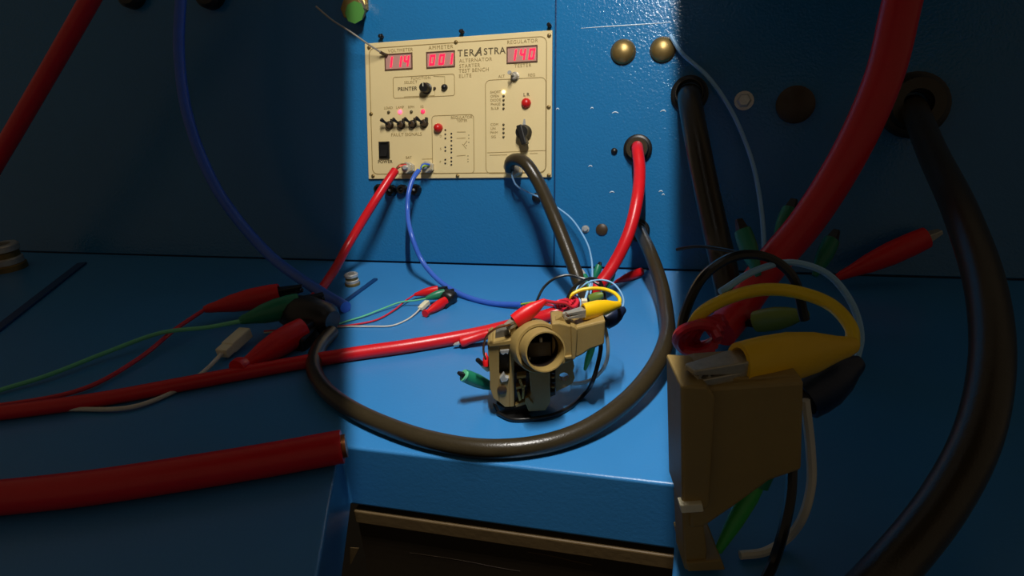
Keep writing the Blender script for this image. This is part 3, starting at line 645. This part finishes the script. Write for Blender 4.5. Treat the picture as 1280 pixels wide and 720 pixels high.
clip(t, D(607, 441, .020), D(608, 458, .016), .0032, REDCLIP, jaw=0, flat=.8)
obj('white_tip', lathe(D(602.5, 454, .018), D(612, 463.5, .022) - D(602.5, 454, .018), [(.0016, 0), (.0024, .003), (.0020, .009)], 10), IVORY, t, smooth=True)
obj('probe', lathe(D(596, 449, .016), D(604, 456, .018) - D(596, 449, .016), [(.0012, 0), (.0018, .001), (.0018, .0066)], 10), BLACK, t, smooth=True)
t = lead('test_lead', 'red clip lying by itself behind the bundle under the lower gland', F(788, 352, 0))
clip(t, F(769, 352.5, .005), F(802, 339.5, .006), .0050, REDCLIP, jaw=.006, open_=.05)
obj('wire', tube([F(771, 352, .005), F(763, 356, .004), F(752, 362, .006), F(742, 366, .01)], .0011, 8), REDWIRE, t, smooth=True)
t = lead('test_lead', 'dark navy clip tucked under the yellow clip', D(766, 404, .03))
clip(t, D(781, 386, .030), D(757, 402, .022), .0068, NAVY, jaw=.006, mj=BLACK)
t = lead('test_lead', 'teal green clip standing up between the black and red cables', F(733, 362, 0))
clip(t, Yp(739, 366, -.12), Yp(730, 345, -.105), .0042, GREEN, jaw=.008, mj=STEEL)
t = lead('test_lead', 'dark green clip half hidden behind the thick red cable', F(746, 356, 0))
clip(t, Yp(742, 352, -.075), Yp(749, 332, -.065), .0044, GREEN, jaw=.004, mj=BLACK)
t = lead('test_lead', 'green clip peeping out right of the thick red cable', F(762, 362, 0))
clip(t, Yp(758, 362, -.09), Yp(766, 341, -.08), .0040, GREEN, jaw=.003, mj=LBLUE)
t = lead('test_lead', 'olive green clip below the yellow wire arch', F(745, 385, 0))
clip(t, Yp(757, 367, -.15), Yp(738, 374, -.15), .0046, OLIVE, jaw=.005, mj=BLACK)
t = lead('connector_lead', 'small white connector hanging below the yellow wire arch', D(730, 392, .03))
obj('housing', obox(D(730.5, 382, .026), DZV, DXV, DYV, .0050, .0021, .0022), IVORY, t, bevel=.0004)
obj('wire', tube([D(731, 376, .026), D(734, 366, .034), D(738, 356, .044), D(739, 348, .06)], .0009, 8), LBLUE, t, smooth=True)
wire('jumper_wire', 'long black wire arching left of the thick black cable', 'wire', [D(669, 384, .03), D(672, 374, .04), D(680, 359, .05), D(694, 348, .06), D(710, 344, .062), D(726, 347.5, .058), D(742, 352, .055), D(754, 362, .05), D(757, 380, .045)], .0010, BLACKWIRE, 8)
wire('jumper_wire', 'black wire arching over the front of the thick black cable', 'wire', [D(706, 392, .030), D(708, 378, .032), D(715, 362, .036), D(727, 352, .042), D(740, 348, .05), D(750, 352, .05), D(755, 366, .046)], .0012, BLACKWIRE, 8)
wire('jumper_wire', 'pale blue wire arching right of the wire bundle', 'wire', [D(722, 362, .04), D(735, 353, .045), D(752, 350, .05), D(765, 353.5, .046), D(775, 364, .04), D(779.5, 376, .036), D(777, 388, .032)], .0007, LBLUE, 8)
wire('jumper_wire', 'pale blue wire running down behind the yellow clip', 'wire', [D(726, 352, .05), D(720, 365, .042), D(726, 378, .034), D(724, 392, .03)], .0006, LBLUE, 8)
t = lead('wire_coil', 'bunched red wire loops between the red and yellow clips', D(712, 390, .03), 'wire')
for k in range(4):
    q = [D(704 + 10 * math.cos(a_) * (1 - .1 * k) + k * 3, 381 - 5.5 * math.sin(a_ + .2 * k) - k * 1.2, .028 + .003 * k + .003 * math.sin(a_ * 2)) for a_ in [i * math.pi / 4 for i in range(8)]]
    obj('loop', tube(q, .0011, 8), REDWIRE, t, smooth=True)
t = lead('cable_sleeve', 'short dark sleeve standing behind the yellow clip in the lit part', F(754, 396, 0), 'sleeve')
obj('sleeve', tube([F(755, 396, .002), Yp(754, 384, -.125), Yp(752, 368, -.122)], .0042, 12), RUBBER, t, smooth=True)
obj('band', tube([Yp(753.4, 379, -.124), Yp(752.9, 375, -.1235)], .0046, 12), BROWN, t, smooth=True)
t = thing('green_probe', 'bright green probe hanging under the regulator arm', 'probe', F(728, 474, 0))
obj('probe', lathe(D(741, 430, .006), D(729, 469, .016) - D(741, 430, .006), [(.0022, 0), (.0026, .006), (.0024, .016), (.0012, .026)], 12), mat('bright_green_vinyl', (64, 176, 80), .4), t, smooth=True)
obj('cap', lathe(D(743, 424, .008), D(740, 434, .007) - D(743, 424, .008), [(.0028, 0), (.0030, .005)], 12), GREEN, t, smooth=True)
wire('jumper_wire', 'white wire curving behind the regulator arm down to the lug', 'wire', [D(756, 408, .022), D(758.5, 420, .018), D(760, 438, .018), D(757, 455, .022), D(748, 468, .026), D(736, 476, .03), D(724, 479, .022), D(713, 479.5, .012)], .0014, WHITEW, 8)
wire('jumper_wire', 'black wire looping from the arm round the foot of the regulator', 'wire', [D(750, 424, .014), D(751, 434, .012), D(748, 452, .010), D(741, 476, .004), F(729, 494, .002), F(712, 509, .002), F(690, 519, .002), F(665, 523.5, .002), F(640, 524, .002), F(622, 516, .002)], .0016, BLACKWIRE, 10)
tag(obj('foot_shadow_patch', extrude([F(616, 505, 0), F(624, 520, 0), F(650, 525.5, 0), F(664, 521, 0), F(650, 516, 0), F(632, 512, 0)], V((0, 0, .0012))), BLACK, bevel=.0003), 'flat black painted shadow under the regulator foot', 'painted shadow')  # flat black sheet painting the contact shadow at the regulator's foot

# ------------------------------------------------------------------ dim left side of the bench
ZC = 3.1527
def unmap(x, y): return 640 + (x - 640) * ZC, 360 + (y - 360) * ZC
def PLt(x, y, z): return F(*unmap(x, y), z)
clip_bundle(True, 2.35, PLt)
t = thing('heavy_cable', 'very thick red cable lying along the dim left foreground', 'cable', F(200, 610, 0))
rr = .0112
obj('jacket', tube([F(-90, 630, rr), F(0, 622, rr), F(110, 610, rr), F(230, 592, rr), F(340, 574, rr), F(428, 558, rr)], rr, 20), RED, t, smooth=True)
obj('core', tube([F(425, 558.5, rr), F(433, 557, rr)], rr * .7, 16), COPPER, t, smooth=True)
t = thing('hanging_cable', 'thick red cable slanting down at the top of the dim left side', 'cable', W(60, 100, .1))
obj('jacket', tube([Yp(150, -70, -.02), Yp(118, -10, -.03), Yp(62, 88, -.05), Yp(20, 160, -.07), Yp(-20, 230, -.09), Yp(-60, 330, -.11), F(-100, 400, .02)], .0105, 18), RED, t, smooth=True)
t = thing('hanging_cable', 'blue cable hanging in a curve on the dim left side', 'cable', F(420, 385, 0))
obj('jacket', tube([Yp(232, -60, .0), Yp(226, 0, -.01), Yp(224, 70, -.025), Yp(236, 150, -.04), Yp(272, 238, -.055), Yp(330, 312, -.07), F(396, 362, .012), F(432, 384, .006)], .0062, 14), BLUEC, t, smooth=True)
for x, lab in ((168, 'left'), (266, 'right')):
    t = thing('rubber_grommet', 'black rubber grommet at the top of the dim left side, %s of the blue cable' % lab, 'grommet', W(x, -8, 0))
    obj('body', hollow(W(x, -8, 0), WN, [(.020, 0), (.020, .010), (.016, .014), (.009, .014), (.009, 0)], 24), BLACK, t, smooth=True)
    obj('pin', lathe(W(x, -8, 0), WN, [(.006, 0), (.006, .012), (.003, .013)], 12), BLACK, t, smooth=True)
ring_stack('large stack of shiny rings on the dim left side', F(12, 336, 0), 2.6)
flat_bar('long dark blue flat bar on the dim left side of the bench', F(-40, 442, 0), F(103, 330, 0), .006)

# ------------------------------------------------------------------ dim right side of the bench
gland('cable_gland', 'large black rubber gland high on the dim right side', 1141, 132, .031, .022, .0125)
gland('cable_gland', 'black rubber gland beside the lit part at the edge of the dim right side', 862, 118, .019, .014, .0125)
zinc_screw(930, 126, 2.3, 'big zinc hex screw on the dim right side of the panel')
wall_thing('hole_plug', 'large flat brown round plug on the dim right side of the panel', 'plug', 994, 131, [(.0185, 0), (.0185, .003), (.016, .005), (.0006, .0056)], BROWN, 28)
t = thing('heavy_cable', 'very thick red cable coming down from the top on the dim right side', 'cable', F(945, 390, 0))
obj('jacket', tube([Yp(1150, -90, -.10), Yp(1128, 0, -.11), Yp(1105, 95, -.12), Yp(1063, 190, -.13), Yp(1010, 275, -.14), Yp(960, 335, -.15), Yp(925, 385, -.16), F(900, 415, .018)], .0138, 20), RED, t, smooth=True)
t = thing('heavy_cable', 'very thick black cable curving from the large gland down the dim right side', 'cable', F(1150, 690, 0))
obj('jacket', tube([W(1141, 133, .004), W(1145, 140, .030), F(1165, 190, .140), F(1202, 268, .118), F(1232, 360, .095), F(1240, 450, .075), F(1222, 545, .055), F(1178, 630, .036), F(1110, 715, .020), F(1030, 800, .016)], .0112, 20), RUBBER, t, smooth=True)
t = thing('heavy_cable', 'thick black cable dropping from the gland at the lit edge of the right side', 'cable', F(920, 390, 0))
obj('jacket', tube([W(862, 119, .004), W(862, 124, .026), Yp(872, 180, -.03), Yp(884, 240, -.06), Yp(896, 295, -.09), Yp(906, 340, -.12), F(915, 392, .012)], .0118, 16), RUBBER, t, smooth=True)
wire('signal_wire', 'pale blue wire curving down the dim right side of the panel', 'wire', [W(838, 44, .006), W(852, 66, .010), W(885, 96, .016), W(915, 140, .022), W(938, 195, .03), Yp(950, 250, -.05), Yp(955, 310, -.10), Yp(950, 360, -.16)], .0022, LBLUE, 10)
OR = F(925, 712, 0); DR = make_D(OR)
reg2 = thing('voltage_regulator', 'tan regulator housing close by at the left of the dim right side', 'regulator', OR)
obj('housing', pp([(862, 492), (890, 484), (1006, 476), (1003, 588), (962, 602), (918, 634), (880, 660), (862, 662)], -.006, .034, DR), TAN, reg2, bevel=.0020)
obj('rib', pp([(851, 482), (884, 484), (894, 496), (886, 636), (872, 640), (853, 640)], -.012, .030, DR), TAN, reg2, bevel=.0012)
obj('top_ridge', pp([(846, 474), (892, 470), (930, 472), (1000, 470), (1004, 478), (930, 486), (848, 488)], -.002, .020, DR), TAN, reg2, bevel=.0008)
obj('tab', pp([(850, 632), (878, 630), (880, 640), (852, 642)], -.0145, .006, DR), IVORY, reg2, bevel=.0005)
obj('leg', pp([(853, 640), (878, 640), (884, 690), (880, 712), (856, 713)], -.004, .020, DR), TAN, reg2, bevel=.0010)
obj('foot', pp([(858, 704), (902, 700), (907, 713), (860, 715)], -.006, .030, DR), TAN, reg2, bevel=.0008)
t = lead('test_lead', 'yellow crocodile clip lead gripping the tan housing on the dim right side', DR(1000, 470, .01))
clip(t, DR(1069, 432, .030), DR(922, 458, .006), .0125, YELLOW, jaw=.026, open_=.10, flat=.75)
obj('wire', tube([DR(1066, 432, .030), DR(1064, 410, .038), DR(1040, 382, .05), DR(1000, 366, .06), DR(955, 362, .066), DR(912, 372, .066), DR(876, 392, .062), DR(862, 414, .06)], .0034, 10), YELWIRE, t, smooth=True)
obj('jaw_plate', pp([(846, 472), (880, 462), (922, 450), (924, 470), (890, 482), (852, 490)], .006, .004, DR), TINNED, t, bevel=.0006)
obj('pivot', lathe(DR(862, 478, .005), DYV * -1, [(.0034, 0), (.0034, .002), (.002, .0026)], 14), STEEL, t, smooth=True)
t = lead('test_lead', 'red clip leaning on the back panel in the middle of the dim right side', F(1100, 330, 0))
clip(t, F(1046, 347, .012), W(1158, 297, .022), .0118, REDCLIP, jaw=.014, open_=.05)
t = lead('test_lead', 'dark navy clip under the yellow clip on the dim right side', DR(1040, 490, .03))
clip(t, DR(1076, 452, .040), DR(1006, 500, .030), .0125, NAVY, jaw=.01, mj=BLACK)
for (a_, b_, m_, r_, lab) in (((948, 345), (928, 288), GREEN, .0085, 'teal green clip left of the thick red cable on the dim right side'), ((970, 310), (988, 262), GREEN, .009, 'dark green clip behind the thick red cable on the dim right side'), ((1018, 345), (1040, 300), GREEN, .0085, 'green clip right of the thick red cable on the dim right side'), ((1010, 392), (945, 402), OLIVE, .0095, 'olive clip under the yellow wire arch on the dim right side')):
    yy = -.20 if m_ is OLIVE else (-.12 if a_[0] == 970 or a_[0] == 1018 else -.17)
    t = lead('test_lead', lab, Yp(a_[0], a_[1], yy)); clip(t, Yp(*a_, yy), Yp(*b_, yy + .02), r_, m_, jaw=.010, mj=BLACK)
wire('jumper_wire', 'pale blue wire arching right of the yellow clip on the dim right side', 'wire', [DR(900, 365, .07), DR(945, 338, .08), DR(990, 328, .085), DR(1035, 343, .08), DR(1065, 380, .07), DR(1076, 420, .06), DR(1070, 452, .05)], .0019, LBLUE, 8)
wire('jumper_wire', 'black wire arching over the thick black cable on the dim right side', 'wire', [DR(850, 430, .07), DR(856, 392, .075), DR(880, 345, .08), DR(920, 320, .085), DR(960, 322, .085), DR(990, 345, .08), DR(1006, 400, .075)], .0027, BLACKWIRE, 8)
wire('jumper_wire', 'black wire reaching from the lit part to the wires on the dim right side', 'wire', [Yp(846, 312, -.10), Yp(870, 308, -.11), Yp(905, 312, -.13), Yp(935, 318, -.15)], .0016, BLACKWIRE, 8)
t = lead('wire_coil', 'bunched red wire loops at the lit edge of the dim right side', DR(876, 440, .05), 'wire')
for k in range(4):
    q = [DR(872 + 26 * math.cos(i * math.pi / 4) * (1 - .1 * k) + k * 5, 424 - 17 * math.sin(i * math.pi / 4 + .2 * k) - k * 3, .05 + .005 * k + .005 * math.sin(i * math.pi / 2)) for i in range(8)]
    obj('loop', tube(q, .0026, 8), REDWIRE, t, smooth=True)
t = thing('green_probe', 'green probe hanging under the tan housing on the dim right side', 'probe', F(905, 705, 0))
obj('probe', lathe(DR(948, 600, .012), DR(905, 676, .004) - DR(948, 600, .012), [(.0040, 0), (.0048, .010), (.0042, .024), (.0020, .042)], 12), MATS['bright_green_vinyl'], t, smooth=True)
obj('cap', lathe(DR(955, 588, .014), DR(945, 608, .012) - DR(955, 588, .014), [(.0055, 0), (.0058, .008)], 12), GREEN, t, smooth=True)
wire('jumper_wire', 'white wire curving right of the tan housing on the dim right side', 'wire', [DR(1006, 500, .022), DR(1013, 560, .018), DR(1014, 605, .014), DR(1004, 645, .010), F(985, 672, .006), F(955, 690, .003), F(925, 694, .003)], .0024, WHITEW, 8)
wire('jumper_wire', 'black wire running down from the tan housing on the dim right side', 'wire', [DR(990, 584, .012), DR(988, 620, .006), DR(978, 668, -.002), F(966, 705, .008), F(945, 748, .003)], .0027, BLACKWIRE, 8)
